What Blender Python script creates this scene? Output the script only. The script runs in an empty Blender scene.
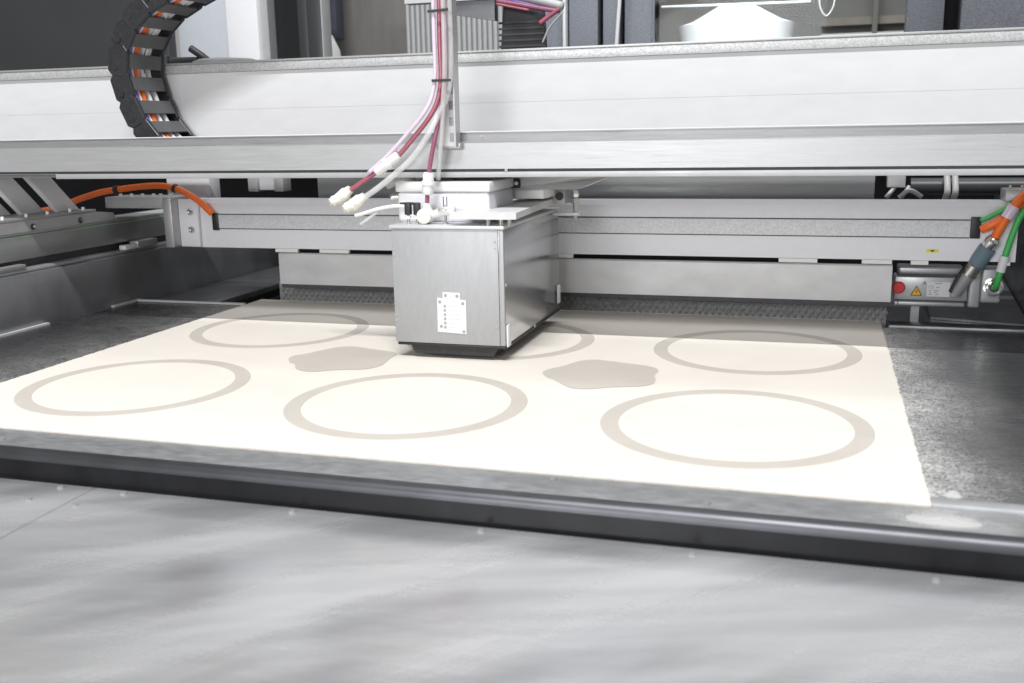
import bpy, bmesh, math, random
from mathutils import Vector, Matrix
random.seed(7)
S = bpy.context.scene
COL = S.collection

# ------------------------------------------------------------------ materials
def new_mat(name):
    m = bpy.data.materials.new(name); m.use_nodes = True
    nt = m.node_tree
    return m, nt, nt.nodes, nt.links, nt.nodes['Principled BSDF']

def coords(N, L, scale=(1, 1, 1)):
    g = N.new('ShaderNodeNewGeometry')
    mp = N.new('ShaderNodeMapping'); mp.inputs['Scale'].default_value = scale
    L.new(g.outputs['Position'], mp.inputs['Vector'])
    return mp.outputs['Vector']

def noise(N, L, vec, scale, detail=3, rough=.55):
    n = N.new('ShaderNodeTexNoise'); n.inputs['Scale'].default_value = scale
    n.inputs['Detail'].default_value = detail; n.inputs['Roughness'].default_value = rough
    L.new(vec, n.inputs['Vector']); return n.outputs['Fac']

def ramp(N, L, fac, stops, interp='LINEAR'):
    r = N.new('ShaderNodeValToRGB'); e = r.color_ramp.elements; r.color_ramp.interpolation = interp
    while len(e) < len(stops): e.new(.5)
    for k, (p, c) in enumerate(stops):
        e[k].position = p; e[k].color = (c[0], c[1], c[2], 1) if isinstance(c, (tuple, list)) else (c, c, c, 1)
    L.new(fac, r.inputs['Fac']); return r.outputs['Color']

def math_n(N, L, op, a, b=None, c=None, clamp=False):
    n = N.new('ShaderNodeMath'); n.operation = op; n.use_clamp = clamp
    for k, v in enumerate((a, b, c)):
        if v is None: continue
        if isinstance(v, (int, float)): n.inputs[k].default_value = v
        else: L.new(v, n.inputs[k])
    return n.outputs[0]

def mul(c, k): return tuple(min(1, x*k) for x in c)

def mat(name, col, rough=.5, metal=0., var=.12, scale=(1, 1, 1), nscale=30., bump=0., rvar=.08, spec=.5, detail=4):
    """surface with a mottled base colour, varied gloss and an optional fine relief"""
    m, nt, N, L, B = new_mat(name)
    v = coords(N, L, scale)
    f = noise(N, L, v, nscale, detail)
    L.new(ramp(N, L, f, [(.25, mul(col, 1-var)), (.75, mul(col, 1+var))]), B.inputs['Base Color'])
    f2 = noise(N, L, v, nscale*.37, 3)
    mr = N.new('ShaderNodeMapRange'); mr.inputs['To Min'].default_value = max(.02, rough-rvar); mr.inputs['To Max'].default_value = min(1, rough+rvar)
    mr.inputs['From Min'].default_value = .3; mr.inputs['From Max'].default_value = .7
    L.new(f2, mr.inputs['Value']); L.new(mr.outputs[0], B.inputs['Roughness'])
    B.inputs['Metallic'].default_value = metal
    B.inputs['Specular IOR Level'].default_value = spec
    if bump:
        b = N.new('ShaderNodeBump'); b.inputs['Strength'].default_value = bump; b.inputs['Distance'].default_value = .002
        L.new(f, b.inputs['Height']); L.new(b.outputs['Normal'], B.inputs['Normal'])
    return m

def galvanised(name, lo, hi, scale=90, rough=.4, metal=.7):
    m, nt, N, L, B = new_mat(name)
    v = coords(N, L)
    vo = N.new('ShaderNodeTexVoronoi'); vo.inputs['Scale'].default_value = scale
    L.new(v, vo.inputs['Vector'])
    f = noise(N, L, v, scale*1.7, 4, .7)
    s = N.new('ShaderNodeSeparateColor'); L.new(vo.outputs['Color'], s.inputs['Color'])
    a = math_n(N, L, 'MULTIPLY', s.outputs[0], .5)
    a = math_n(N, L, 'MULTIPLY_ADD', f, .6, a)
    L.new(ramp(N, L, a, [(.2, lo), (.8, hi)]), B.inputs['Base Color'])
    L.new(ramp(N, L, s.outputs[1], [(0, rough-.1), (1, rough+.12)]), B.inputs['Roughness'])
    B.inputs['Metallic'].default_value = metal
    return m

def sand(name, col, var=.05):
    m, nt, N, L, B = new_mat(name)
    v = coords(N, L)
    f = noise(N, L, v, 900, 2, .7); g = noise(N, L, v, 7, 4)
    a = math_n(N, L, 'MULTIPLY_ADD', f, .6, math_n(N, L, 'MULTIPLY', g, .4))
    L.new(ramp(N, L, a, [(.3, mul(col, 1-var)), (.7, mul(col, 1+var))]), B.inputs['Base Color'])
    B.inputs['Roughness'].default_value = .95; B.inputs['Specular IOR Level'].default_value = .1
    b = N.new('ShaderNodeBump'); b.inputs['Strength'].default_value = .25; b.inputs['Distance'].default_value = .0015
    L.new(f, b.inputs['Height']); L.new(b.outputs['Normal'], B.inputs['Normal'])
    return m

def dusty_plate(name, base, edge_x, sign, reach, amount, rough, metal, streak=(1, 1, 1), spot=None):
    """steel table plate with spilled sand grains, thickest along the sand bed"""
    m, nt, N, L, B = new_mat(name)
    v = coords(N, L)
    vs = coords(N, L, streak)
    big = noise(N, L, v, 5, 4, .6); fine = noise(N, L, v, 260, 3, .7); mid = noise(N, L, v, 24, 4, .6)
    br = noise(N, L, vs, 26, 5, .6)
    sep = N.new('ShaderNodeSeparateXYZ'); L.new(v, sep.inputs[0])
    d = math_n(N, L, 'MULTIPLY', math_n(N, L, 'SUBTRACT', sep.outputs[0], edge_x), sign)
    if spot:                                                        # an oval patch of dust instead of an edge
        ex = math_n(N, L, 'DIVIDE', math_n(N, L, 'SUBTRACT', sep.outputs[0], spot[0]), spot[2])
        ey = math_n(N, L, 'DIVIDE', math_n(N, L, 'SUBTRACT', sep.outputs[1], spot[1]), spot[3])
        d = math_n(N, L, 'SQRT', math_n(N, L, 'ADD', math_n(N, L, 'MULTIPLY', ex, ex), math_n(N, L, 'MULTIPLY', ey, ey)))
        d = math_n(N, L, 'MULTIPLY', d, reach)
    d = math_n(N, L, 'ADD', d, math_n(N, L, 'MULTIPLY', math_n(N, L, 'SUBTRACT', big, .5), reach*.9))
    dens = math_n(N, L, 'SUBTRACT', 1., math_n(N, L, 'DIVIDE', d, reach), clamp=True)
    dens = math_n(N, L, 'POWER', dens, 1.6)
    dens = math_n(N, L, 'MULTIPLY', dens, amount)
    dens = math_n(N, L, 'MULTIPLY', dens, math_n(N, L, 'ADD', .45, mid))
    gr = math_n(N, L, 'MULTIPLY_ADD', math_n(N, L, 'SUBTRACT', fine, .5), 2.4, .52)
    mask = math_n(N, L, 'MULTIPLY', dens, gr, clamp=True)
    basec = ramp(N, L, br, [(.3, mul(base, .78)), (.7, mul(base, 1.25))])
    mix = N.new('ShaderNodeMix'); mix.data_type = 'RGBA'
    L.new(mask, mix.inputs[0]); L.new(basec, mix.inputs[6]); mix.inputs[7].default_value = (.64, .63, .61, 1)
    L.new(mix.outputs[2], B.inputs['Base Color'])
    L.new(math_n(N, L, 'MULTIPLY', math_n(N, L, 'SUBTRACT', 1., mask), metal), B.inputs['Metallic'])
    r = math_n(N, L, 'MULTIPLY_ADD', br, .2, rough-.1)
    L.new(math_n(N, L, 'MAXIMUM', r, mask), B.inputs['Roughness'])
    bp = N.new('ShaderNodeBump'); bp.inputs['Strength'].default_value = .4; bp.inputs['Distance'].default_value = .001
    L.new(mask, bp.inputs['Height']); L.new(bp.outputs['Normal'], B.inputs['Normal'])
    return m

M = {}
M['alu']     = mat('satin_white_aluminium', (.64, .644, .65), .55, .0, .035, (1, 1, 3), 14, 0, detail=6)
M['alu_low'] = mat('brushed_pale_aluminium', (.48, .483, .487), .42, .55, .06, (1, 1, 30), 22, 0)
M['groove']  = mat('grey_profile_slot', (.30, .30, .31), .4, .4, .1, (1, 1, 20), 16)
M['galv']    = galvanised('galvanised_strip', .40, .62, 330, .45, .3)
M['galv_in'] = galvanised('galvanised_insert', (.53, .54, .56), (.70, .71, .73), 300, .5, .1)
M['lilac']   = mat('pale_grey_coating', (.78, .78, .82), .45, .0, .02, (1, 1, 1), 60)
M['steel']   = mat('brushed_steel', (.40, .406, .416), .5, .35, .05, (3, 3, 1), 40, 0, .04)
M['steel_s'] = mat('polished_steel_side', (.60, .61, .62), .2, .9, .03, (3, 3, 1), 90, 0, .03)
M['bar']     = mat('worn_grey_steel', (.60, .605, .615), .45, .3, .09, (1, 1, 2), 12)
M['white']   = mat('white_plastic', (.80, .80, .79), .35, 0, .02)
M['ivory']   = mat('ivory_plastic', (.80, .78, .70), .35, 0, .03)
M['black']   = mat('black_plastic', (.02, .02, .022), .45, 0, .2)
M['chain']   = mat('black_chain_plastic', (.022, .0225, .025), .38, 0, .35, nscale=120, bump=.2)
M['chain_b'] = mat('grey_crossbar_plastic', (.10, .102, .106), .45, 0, .1, nscale=60)
M['dark']    = mat('dark_enclosure', (.008, .008, .009), .7, 0, .3, nscale=8, spec=.05)
M['darksteel'] = mat('dark_oiled_steel', (.13, .132, .14), .34, .55, .3, (1, 1, 3), 7, .05, .1)
M['wallsteel'] = mat('smudged_dark_steel', (.30, .305, .32), .36, .6, .28, (1, 1, .6), 6, .05, .1)
M['screwdull'] = mat('dull_screw_zinc', (.24, .24, .245), .85, .0, .1, spec=.05)
M['midgrey'] = mat('mid_grey_metal', (.42, .43, .44), .4, .4, .08)
M['rail']    = mat('grey_rail_profile', (.36, .365, .37), .38, .5, .06, (1, .2, 12), 20)
M['carr']    = mat('grey_carriage', (.45, .455, .46), .45, .3, .05)
M['arm']     = mat('light_grey_arm', (.66, .66, .68), .45, 0, .03)
M['orange']  = mat('orange_sheath', (.85, .16, .02), .4, 0, .06)
M['green']   = mat('green_sheath', (.06, .42, .10), .4, 0, .06)
M['lgreen']  = mat('green_line', (.25, .42, .27), .5, 0, .05)
M['red']     = mat('red_plastic', (.60, .03, .04), .4, 0, .05)
M['pink']    = mat('pink_ink_hose', (.46, .13, .19), .28, 0, .1, nscale=20)
M['redhose'] = mat('red_ink_hose', (.36, .10, .14), .28, 0, .1, nscale=20)
M['purple']  = mat('purple_ink_hose', (.29, .095, .16), .28, 0, .1, nscale=20)
M['palep']   = mat('pale_lilac_hose', (.70, .58, .72), .3, 0, .05)
M['violet']  = mat('violet_wire', (.16, .12, .42), .4, 0, .05)
M['greyc']   = mat('grey_wire', (.45, .45, .45), .45, 0, .05)
M['teal']    = mat('teal_grey_grip', (.14, .20, .24), .45, 0, .08)
M['motor']   = mat('grey_motor_casting', (.42, .425, .435), .38, .35, .05, nscale=50)
M['motor_l'] = mat('light_motor_rail', (.44, .445, .455), .35, .5, .05)
M['chrome']  = mat('nickel', (.75, .75, .74), .18, .95, .04)
M['yellow']  = mat('yellow_sticker', (.85, .70, .02), .5, 0, .03)
M['amber']   = mat('amber_sign', (.85, .45, .01), .5, 0, .03)
M['paper']   = mat('white_label', (.70, .70, .715), .5, 0, .02)
M['ink']     = mat('label_print', (.06, .06, .07), .6, 0, .1)
M['inkgrey'] = mat('faint_label_print', (.36, .36, .37), .6, 0, .05)
M['emboss']  = mat('grey_rubber', (.26, .26, .265), .5, 0, .25, nscale=90)
M['sand']    = sand('pale_sand', (.735, .69, .628), .065)
M['print']   = sand('bonded_sand', (.525, .486, .438), .11)
M['heap']    = sand('spilled_white_sand', (.46, .455, .45))
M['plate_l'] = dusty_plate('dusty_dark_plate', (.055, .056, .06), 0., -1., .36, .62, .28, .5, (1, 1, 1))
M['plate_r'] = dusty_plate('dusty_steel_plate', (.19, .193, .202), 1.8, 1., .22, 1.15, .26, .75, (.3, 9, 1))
M['ledge']   = dusty_plate('scuffed_steel_ledge', (.36, .37, .38), 0, 1, .3, 1.5, .42, .7, (1.2, 3, 1), (1.81, -.045, .13, .075))
M['seal']    = mat('pale_seal', (.58, .58, .57), .6, 0, .08)
def bar_mat():
    return mat('black_rounded_profile', (.009, .0092, .011), .35, 0., .4, (2, 1, 1), 9, 0, .05, .08)
M['bead'] = mat('highlight_rounded_edge', (.095, .097, .105), .43, 1., .2, (1, 2, 2), 8, 0, .05)  # brighter metal than the bar, standing in for the highlight on its edge
M['blackbar'] = bar_mat()
_b = M['blackbar'].node_tree.nodes['Principled BSDF']; _b.inputs['Coat Weight'].default_value = .25; _b.inputs['Coat Roughness'].default_value = .36

def deck_mat():
    m, nt, N, L, B = new_mat('reflection_streaked_steel')
    g = N.new('ShaderNodeNewGeometry')
    def rotated(angle, scale):
        a = N.new('ShaderNodeMapping'); a.inputs['Rotation'].default_value = (0, 0, angle); L.new(g.outputs['Position'], a.inputs['Vector'])
        b = N.new('ShaderNodeMapping'); b.inputs['Scale'].default_value = scale; L.new(a.outputs[0], b.inputs['Vector']); return b.outputs[0]
    refl = noise(N, L, rotated(-.75, (1.1, 5, 1)), 1.5, 3, .5)       # diagonal streaks in colour and gloss standing in for reflected patches
    refl2 = noise(N, L, rotated(-.35, (1.0, 16, 1)), 1.6, 3, .5)
    brush = noise(N, L, rotated(0, (2, 420, 1)), 1.0, 4, .7)        # mill grain along the plate
    scr = noise(N, L, rotated(-1.0, (1.2, 150, 1)), 1.0, 2, .5)
    a = math_n(N, L, 'MULTIPLY_ADD', refl, .5, math_n(N, L, 'MULTIPLY', refl2, .28))
    a = math_n(N, L, 'MULTIPLY_ADD', brush, .22, a)
    L.new(ramp(N, L, a, [(.38, (.57, .576, .59)), (.50, (.76, .765, .773)), (.62, (.89, .895, .902))], 'B_SPLINE'), B.inputs['Base Color'])
    r = math_n(N, L, 'MULTIPLY_ADD', refl, .5, math_n(N, L, 'MULTIPLY_ADD', brush, .10, math_n(N, L, 'MULTIPLY', scr, .06)))
    L.new(ramp(N, L, r, [(.22, .17), (.46, .36)], 'EASE'), B.inputs['Roughness'])
    B.inputs['Metallic'].default_value = .76
    bp = N.new('ShaderNodeBump'); bp.inputs['Strength'].default_value = .04; bp.inputs['Distance'].default_value = .0006
    L.new(brush, bp.inputs['Height']); L.new(bp.outputs['Normal'], B.inputs['Normal'])
    return m
M['deck'] = deck_mat()

# background finishes
M['anthra']  = mat('anthracite_panel', (.034, .036, .039), .4, 0, .08, nscale=3)
M['bluegrey'] = mat('blue_grey_panel', (.20, .215, .25), .55, 0, .28, nscale=160, detail=2)
M['bluedark'] = mat('dark_blue_grey_panel', (.10, .105, .125), .55, 0, .4, nscale=160, detail=2)
M['palepanel'] = mat('pale_blue_grey_panel', (.50, .53, .57), .5, 0, .03)
M['column']  = mat('white_column', (.74, .75, .77), .5, 0, .02)
M['blackglass'] = mat('black_glass', (.012, .013, .014), .12, 0, .1)
M['drape']   = mat('grey_brown_partition', (.15, .145, .136), .7, 0, .12, (3, 1, .6), 5)
M['corr']    = mat('pale_grey_sheet', (.42, .43, .43), .5, 0, .05)
M['room']    = mat('grey_brown_wall', (.12, .115, .106), .7, 0, .12, nscale=4)
M['roomd']   = mat('brown_shelf_edge', (.17, .15, .13), .7, 0, .2, nscale=12)
M['rooml']   = mat('pale_grey_shelf', (.46, .46, .45), .6, 0, .08)
M['cloth']   = mat('white_cover', (.82, .83, .85), .7, 0, .03)
M['navy']    = mat('dark_navy_cloth', (.05, .055, .08), .8, 0, .2)

def glass_mat():
    m, nt, N, L, B = new_mat('window_glass')
    N.remove(B)
    out = [n for n in N if n.type == 'OUTPUT_MATERIAL'][0]
    t = N.new('ShaderNodeBsdfTransparent'); t.inputs[0].default_value = (.9, .92, .92, 1)
    g = N.new('ShaderNodeBsdfGlossy'); g.inputs['Roughness'].default_value = .05
    v = coords(N, L); f = noise(N, L, v, 3, 3)
    mx = N.new('ShaderNodeMixShader')
    L.new(ramp(N, L, f, [(.3, .003), (.7, .006)]), mx.inputs[0])
    L.new(t.outputs[0], mx.inputs[1]); L.new(g.outputs[0], mx.inputs[2]); L.new(mx.outputs[0], out.inputs[0])
    return m
M['glass'] = glass_mat()

def clear_mat():
    m, nt, N, L, B = new_mat('clear_milky_tube')
    v = coords(N, L); f = noise(N, L, v, 40, 2)
    L.new(ramp(N, L, f, [(.3, (.72, .73, .73)), (.7, (.84, .85, .85))]), B.inputs['Base Color'])
    B.inputs['Roughness'].default_value = .2; B.inputs['Alpha'].default_value = .45
    return m
M['clear'] = clear_mat()

# ------------------------------------------------------------------ mesh helpers
def box(bm, x0, x1, y0, y1, z0, z1, bev=0., seg=2):
    r = bmesh.ops.create_cube(bm, size=1)
    vs = r['verts']
    for v in vs:
        v.co = Vector(((x0+x1)/2+v.co.x*(x1-x0), (y0+y1)/2+v.co.y*(y1-y0), (z0+z1)/2+v.co.z*(z1-z0)))
    if bev > 0:
        es = list({e for v in vs for e in v.link_edges})
        bmesh.ops.bevel(bm, geom=es, offset=bev, segments=seg, affect='EDGES', profile=.5)
    return bm

def frame_of(d):
    d = Vector(d).normalized()
    a = Vector((0, 0, 1)) if abs(d.z) < .9 else Vector((1, 0, 0))
    u = d.cross(a).normalized(); return u, d.cross(u).normalized()

def cyl(bm, p0, p1, r0, r1=None, n=20, cap=True):
    p0, p1 = Vector(p0), Vector(p1); r1 = r0 if r1 is None else r1
    u, w = frame_of(p1-p0)
    a = [bm.verts.new(p0+(u*math.cos(t)+w*math.sin(t))*r0) for t in [2*math.pi*k/n for k in range(n)]]
    b = [bm.verts.new(p1+(u*math.cos(t)+w*math.sin(t))*r1) for t in [2*math.pi*k/n for k in range(n)]]
    for k in range(n):
        bm.faces.new((a[k], a[(k+1) % n], b[(k+1) % n], b[k]))
    if cap: bm.faces.new(a[::-1]); bm.faces.new(b)
    return bm

def lathe(bm, p0, axis, prof, n=24):
    """prof: list of (distance along axis, radius)"""
    d = Vector(axis).normalized(); p0 = Vector(p0); u, w = frame_of(d); rows = []
    for h, r in prof:
        rows.append([bm.verts.new(p0+d*h+(u*math.cos(t)+w*math.sin(t))*max(r, 1e-5)) for t in [2*math.pi*k/n for k in range(n)]])
    for a, b in zip(rows, rows[1:]):
        for k in range(n): bm.faces.new((a[k], a[(k+1) % n], b[(k+1) % n], b[k]))
    bm.faces.new(rows[0][::-1]); bm.faces.new(rows[-1])
    return bm

def smooth_path(pts, sub=8):
    P = [Vector(p) for p in pts]; out = []
    for i in range(len(P)-1):
        a = P[i-1] if i else P[i]*2-P[i+1]; b, c = P[i], P[i+1]
        d = P[i+2] if i+2 < len(P) else c*2-b
        for k in range(sub):
            t = k/sub
            out.append(.5*((2*b)+(c-a)*t+(2*a-5*b+4*c-d)*t*t+(3*b-a-3*c+d)*t**3))
    out.append(P[-1]); return out

def tube(bm, pts, r, n=12, sub=8):
    P = smooth_path(pts, sub) if sub else [Vector(p) for p in pts]
    rows = []; u = None
    for i, p in enumerate(P):
        d = (P[min(i+1, len(P)-1)]-P[max(i-1, 0)]).normalized()
        if u is None: u, _ = frame_of(d)
        u = (u-d*u.dot(d)).normalized(); w = d.cross(u)
        rr = r(i/(len(P)-1)) if callable(r) else r
        rows.append([bm.verts.new(p+(u*math.cos(t)+w*math.sin(t))*rr) for t in [2*math.pi*k/n for k in range(n)]])
    for a, b in zip(rows, rows[1:]):
        for k in range(n): bm.faces.new((a[k], a[(k+1) % n], b[(k+1) % n], b[k]))
    bm.faces.new(rows[0][::-1]); bm.faces.new(rows[-1])
    return bm

def prism(bm, poly, vec):
    a = [bm.verts.new(Vector(p)) for p in poly]; b = [bm.verts.new(Vector(p)+Vector(vec)) for p in poly]
    n = len(poly)
    bm.faces.new(a[::-1]); bm.faces.new(b)
    for k in range(n): bm.faces.new((a[k], a[(k+1) % n], b[(k+1) % n], b[k]))
    return bm

def B(): return bmesh.new()

def obj(name, bm, m, parent=None, smooth=False, ang=.6):
    bmesh.ops.recalc_face_normals(bm, faces=bm.faces[:])
    me = bpy.data.meshes.new(name); bm.to_mesh(me); bm.free()
    me.materials.append(M[m] if isinstance(m, str) else m)
    if smooth:
        for p in me.polygons: p.use_smooth = True
        try: me.set_sharp_from_angle(angle=ang)
        except Exception: pass
    o = bpy.data.objects.new(name, me); COL.objects.link(o)
    if parent is not None:
        o.parent = parent
        o.matrix_parent_inverse = Matrix.Translation(parent.location).inverted() if parent.parent is None else parent_inv(parent)
    return o

def parent_inv(p):
    # world matrix of p from its chain (no rotations used above part level)
    m = Matrix.Translation(Vector((0, 0, 0)))
    if p.parent is not None:
        m = Matrix.Translation(p.parent.location) @ p.matrix_parent_inverse @ Matrix.Translation(p.location)
    return m.inverted()

def thing(name, label, cat, loc=(0, 0, 0), group=None):
    o = bpy.data.objects.new(name, None); o.empty_display_size = .05; COL.objects.link(o)
    o.location = loc; tag(o, label, cat, group); return o

def tag(o, label, cat, group=None):
    o['label'] = label; o['category'] = cat
    if group: o['group'] = group
    return o

def part_label(o, label): o['label'] = label; return o

def copy_part(o, delta, parent):
    c = o.copy(); COL.objects.link(c); c.parent = parent; c.location = o.location+Vector(delta); return c

def solid(name, args, m, parent=None, bev=0.):
    if len(args) == 7: args, bev = args[:6], args[6]
    return obj(name, box(B(), *args, bev), m, parent, smooth=bev > 0)

# ================================================================== THE SAND BED
bed = thing('sand_bed', 'flat pale sand bed printed with grey rings and two blobs under the steel print head', 'sand bed', (.9, .65, 0))
def jit(): return random.uniform(-.0006, .0022)
rim = [(.006*k, -jit()) for k in range(300)]+[(1.8+jit(), .006*k) for k in range(218)]
rim += [(1.8-.006*k, 1.31) for k in range(300)]+[(-jit(), 1.31-.006*k) for k in range(218)]
bm = B()
lo = [bm.verts.new((x, y, -.15)) for x, y in rim]; mid = [bm.verts.new((x, y, -.0015)) for x, y in rim]
cxy = lambda x, y: (.9+(x-.9)*(1-.0022/.9), .655+(y-.655)*(1-.0022/.655))
top = [bm.verts.new((*cxy(x, y), 0)) for x, y in rim]; nr = len(rim)
for a, b in ((lo, mid), (mid, top)):
    for k in range(nr): bm.faces.new((a[k], a[(k+1) % nr], b[(k+1) % nr], b[k]))
bm.faces.new(top)
obj('sand_layer', bm, 'sand', bed)
def annulus(cx, cy, r0, r1, z=.0007, n=160):
    bm = B(); rows = []
    for r, zz in ((r0, z*.2), (r0+.0012, z), (r1-.0012, z), (r1, z*.2)):
        rows.append([bm.verts.new((cx+r*math.cos(2*math.pi*k/n), cy+r*math.sin(2*math.pi*k/n), zz)) for k in range(n)])
    for a, b in zip(rows, rows[1:]):
        for k in range(n): bm.faces.new((a[k], a[(k+1) % n], b[(k+1) % n], b[k]))
    return bm
for cy in (.3095, .8983):
    for cx in (.3019, .9057, 1.5128):
        obj('printed_ring', annulus(cx, cy, .1975, .2291), 'print', bed)
b2 = [(1.095,.591),(1.096,.61),(1.105,.631),(1.119,.649),(1.129,.67),(1.139,.693),(1.149,.712),(1.165,.725),(1.185,.731),(1.205,.725),(1.231,.718),(1.256,.71),(1.281,.704),(1.303,.695),(1.32,.681),(1.328,.664),(1.329,.644),(1.327,.624),(1.33,.605),(1.335,.583),(1.336,.555),(1.329,.538),(1.312,.523),(1.286,.515),(1.261,.505),(1.237,.491),(1.217,.481),(1.192,.479),(1.173,.491),(1.154,.514),(1.135,.538),(1.112,.56)]
b1 = [(.5,.585),(.493,.604),(.495,.626),(.51,.644),(.523,.673),(.537,.701),(.55,.725),(.569,.738),(.588,.742),(.609,.736),(.639,.726),(.67,.717),(.699,.709),(.718,.695),(.724,.678),(.723,.654),(.729,.614),(.732,.581),(.725,.554),(.707,.535),(.679,.526),(.654,.517),(.637,.507),(.617,.495),(.592,.492),(.571,.501),(.555,.517),(.538,.546),(.517,.561)]
for bl, lab in ((b1, 'blob left of the print head'), (b2, 'blob right of the print head')):
    pts = smooth_path([(x, y, .0007) for x, y in bl+bl[:1]], 5)[:-1]
    bm = B(); vs = [bm.verts.new(p) for p in pts]; bm.faces.new(vs)
    part_label(obj('printed_blob', bm, 'print', bed), lab)

# ================================================================== TABLE PLATES
table = thing('machine_table', 'dark steel table plates dusted with sand around the sand bed', 'machine table', (.9, 0, 0))
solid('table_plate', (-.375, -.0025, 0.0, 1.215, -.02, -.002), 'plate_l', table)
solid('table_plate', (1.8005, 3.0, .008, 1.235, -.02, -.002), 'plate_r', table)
solid('front_ledge', (-1.5, 3.0, -.1055, -.004, -.022, -.003, .002), 'ledge', table)
solid('seam_strip', (1.80, 3.0, -.003, .024, -.016, .0012, .001), 'midgrey', table)
bm = B(); arc = [(-.110-.0165*math.sin(t), -.0095+.0165*math.cos(t)) for t in [math.pi/2*k/10 for k in range(11)]]
prism(bm, [(-1.5, y, z) for y, z in [(-.1065, -.0097), (-.1065, .0045), (-.1085, .007)]+arc], (4.5, 0, 0))
obj('edge_highlight_bead', bm, 'bead', table, True, 1.2)  # rounded top split off from the bar to carry the painted highlight
bm = B(); box(bm, -1.5, 3.0, -.1264, -.1068, -.05, -.0098)
obj('edge_profile', bm, 'blackbar', table)
solid('seal_strip', (-.388, -.376, .3, .835, -.002, .0035), 'seal', table)
solid('seal_strip', (-.386, -.376, 1.10, 1.225, -.002, .0035), 'seal', table)
solid('seal_strip', (-.374, .0, 1.207, 1.221, -.001, .004), 'seal', table)
def screw_head(p, r=.006, axis=(0, 0, 1), h=.003):
    bm = B(); lathe(bm, p, axis, [(0, r), (h*.6, r*.95), (h, r*.7), (h*.9, r*.35), (h*.5, r*.3)], 16); return bm
for x, y in ((.306, -.06), (1.278, -.02), (1.507, -.064)):
    obj('screw', screw_head((x, y, -.003)), 'screwdull', table, True)

# deck in front: two panels with a seam, screws
deck = thing('front_deck', 'brushed steel front deck with reflections painted as streaks and a row of screws', 'metal deck', (1.2, -.4, -.04))
bm = B(); prism(bm, [(.556, -.136, -.044), (.584, -.9, -.044), (-1.5, -.9, -.044), (-1.5, -.136, -.044)], (0, 0, .004)); obj('deck_panel', bm, 'deck', deck)
bm = B(); prism(bm, [(.558, -.136, -.044), (3.0, -.136, -.044), (3.0, -1.25, -.044), (.5985, -1.25, -.044)], (0, 0, .004)); obj('deck_panel', bm, 'deck', deck)
for x, y in ((.502,-.150),(.619,-.148),(.578,-.207),(.915,-.151),(1.208,-.150),(1.499,-.153),(1.793,-.155),(.49,-.205)):
    obj('screw', screw_head((x, y, -.04), .0052, h=.0025), 'screwdull', deck, True)

# spilled sand heaps
def heap(name, cx, cy, rx, ry, h, z, label):
    bm = B(); n, k = 40, 8; rows = []
    for j in range(k+1):
        t = j/k; row = []
        for i in range(n):
            a = 2*math.pi*i/n; w = 1+.07*math.sin(3*a+cx*9)+.04*math.sin(5*a+1)+.03*math.sin(11*a)
            row.append(bm.verts.new((cx+rx*w*t*math.cos(a), cy+ry*w*t*math.sin(a), z+h*(math.cos(t*math.pi)*.5+.5)*(1+.15*math.sin(4*a+t*5)))))
        rows.append(row)
    for a, b in zip(rows, rows[1:]):
        for i in range(n): bm.faces.new((a[i], a[(i+1) % n], b[(i+1) % n], b[i]))
    bmesh.ops.remove_doubles(bm, verts=bm.verts[:], dist=1e-5)
    return tag(obj(name, bm, 'heap', None, True, 3), label, 'sand heap')
heap('sand_heap', 1.81, -.05, .06, .026, .004, -.0035, 'low spilled heap of white sand on the front ledge by the bed corner')
heap('sand_heap', 1.832, .045, .016, .012, .008, -.003, 'tiny pile of white sand on the right plate by the bed corner')

# ================================================================== PRINT HEAD
head = thing('print_head', 'boxy brushed steel print head hovering over the sand with a white label', 'print head', (.862, .9, .006))
X0, X1, Y0, Y1 = .732, .9915, .665, 1.150
solid('housing', (X0+.003, X1-.001, Y0+.003, Y1, .035, .2915, .002), 'steel_s', head)
solid('front_panel', (X0, X1-.012, Y0-.001, Y0+.0025, .036, .2915, .001), 'steel', head)
solid('corner_post', (X1-.011, X1+.0005, Y0-.0015, Y0+.008, .036, .2912, .002), 'steel', head)
solid('lid', (X0-.004, X1+.003, Y0-.005, Y1+.003, .292, .2995, .0015), 'bar', head)
solid('base_frame', (X0+.004, X1+.001, Y0+.0, Y1+.001, .029, .0352, .0015), 'black', head)
bm = B(); prism(bm, [(.765, .672, .0288), (.972, .672, .0288), (.962, .672, .010), (.775, .672, .010)], (0, .44, 0)); obj('nozzle_block', bm, 'chain', head)
for y in (.672, 1.118):
    solid('corner_guard', (X1, X1+.005, y, y+.022, .032 if y < .7 else .052, .082 if y < .7 else .10, .002), 'lilac', head)
for x in (X0+.005, X1-.018):
    for z in (.085, .098, .232, .246) if x < .8 else (.078, .094, .252, .266):
        obj('screw', screw_head((x, Y0-.001, z), .0022, (0, -1, 0), .002), 'greyc', head, True)
for y, z in ((.675, .17), (.9, .035)):
    obj('screw', screw_head((X1, y, z), .004, (1, 0, 0), .003), 'steel', head, True)
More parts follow.
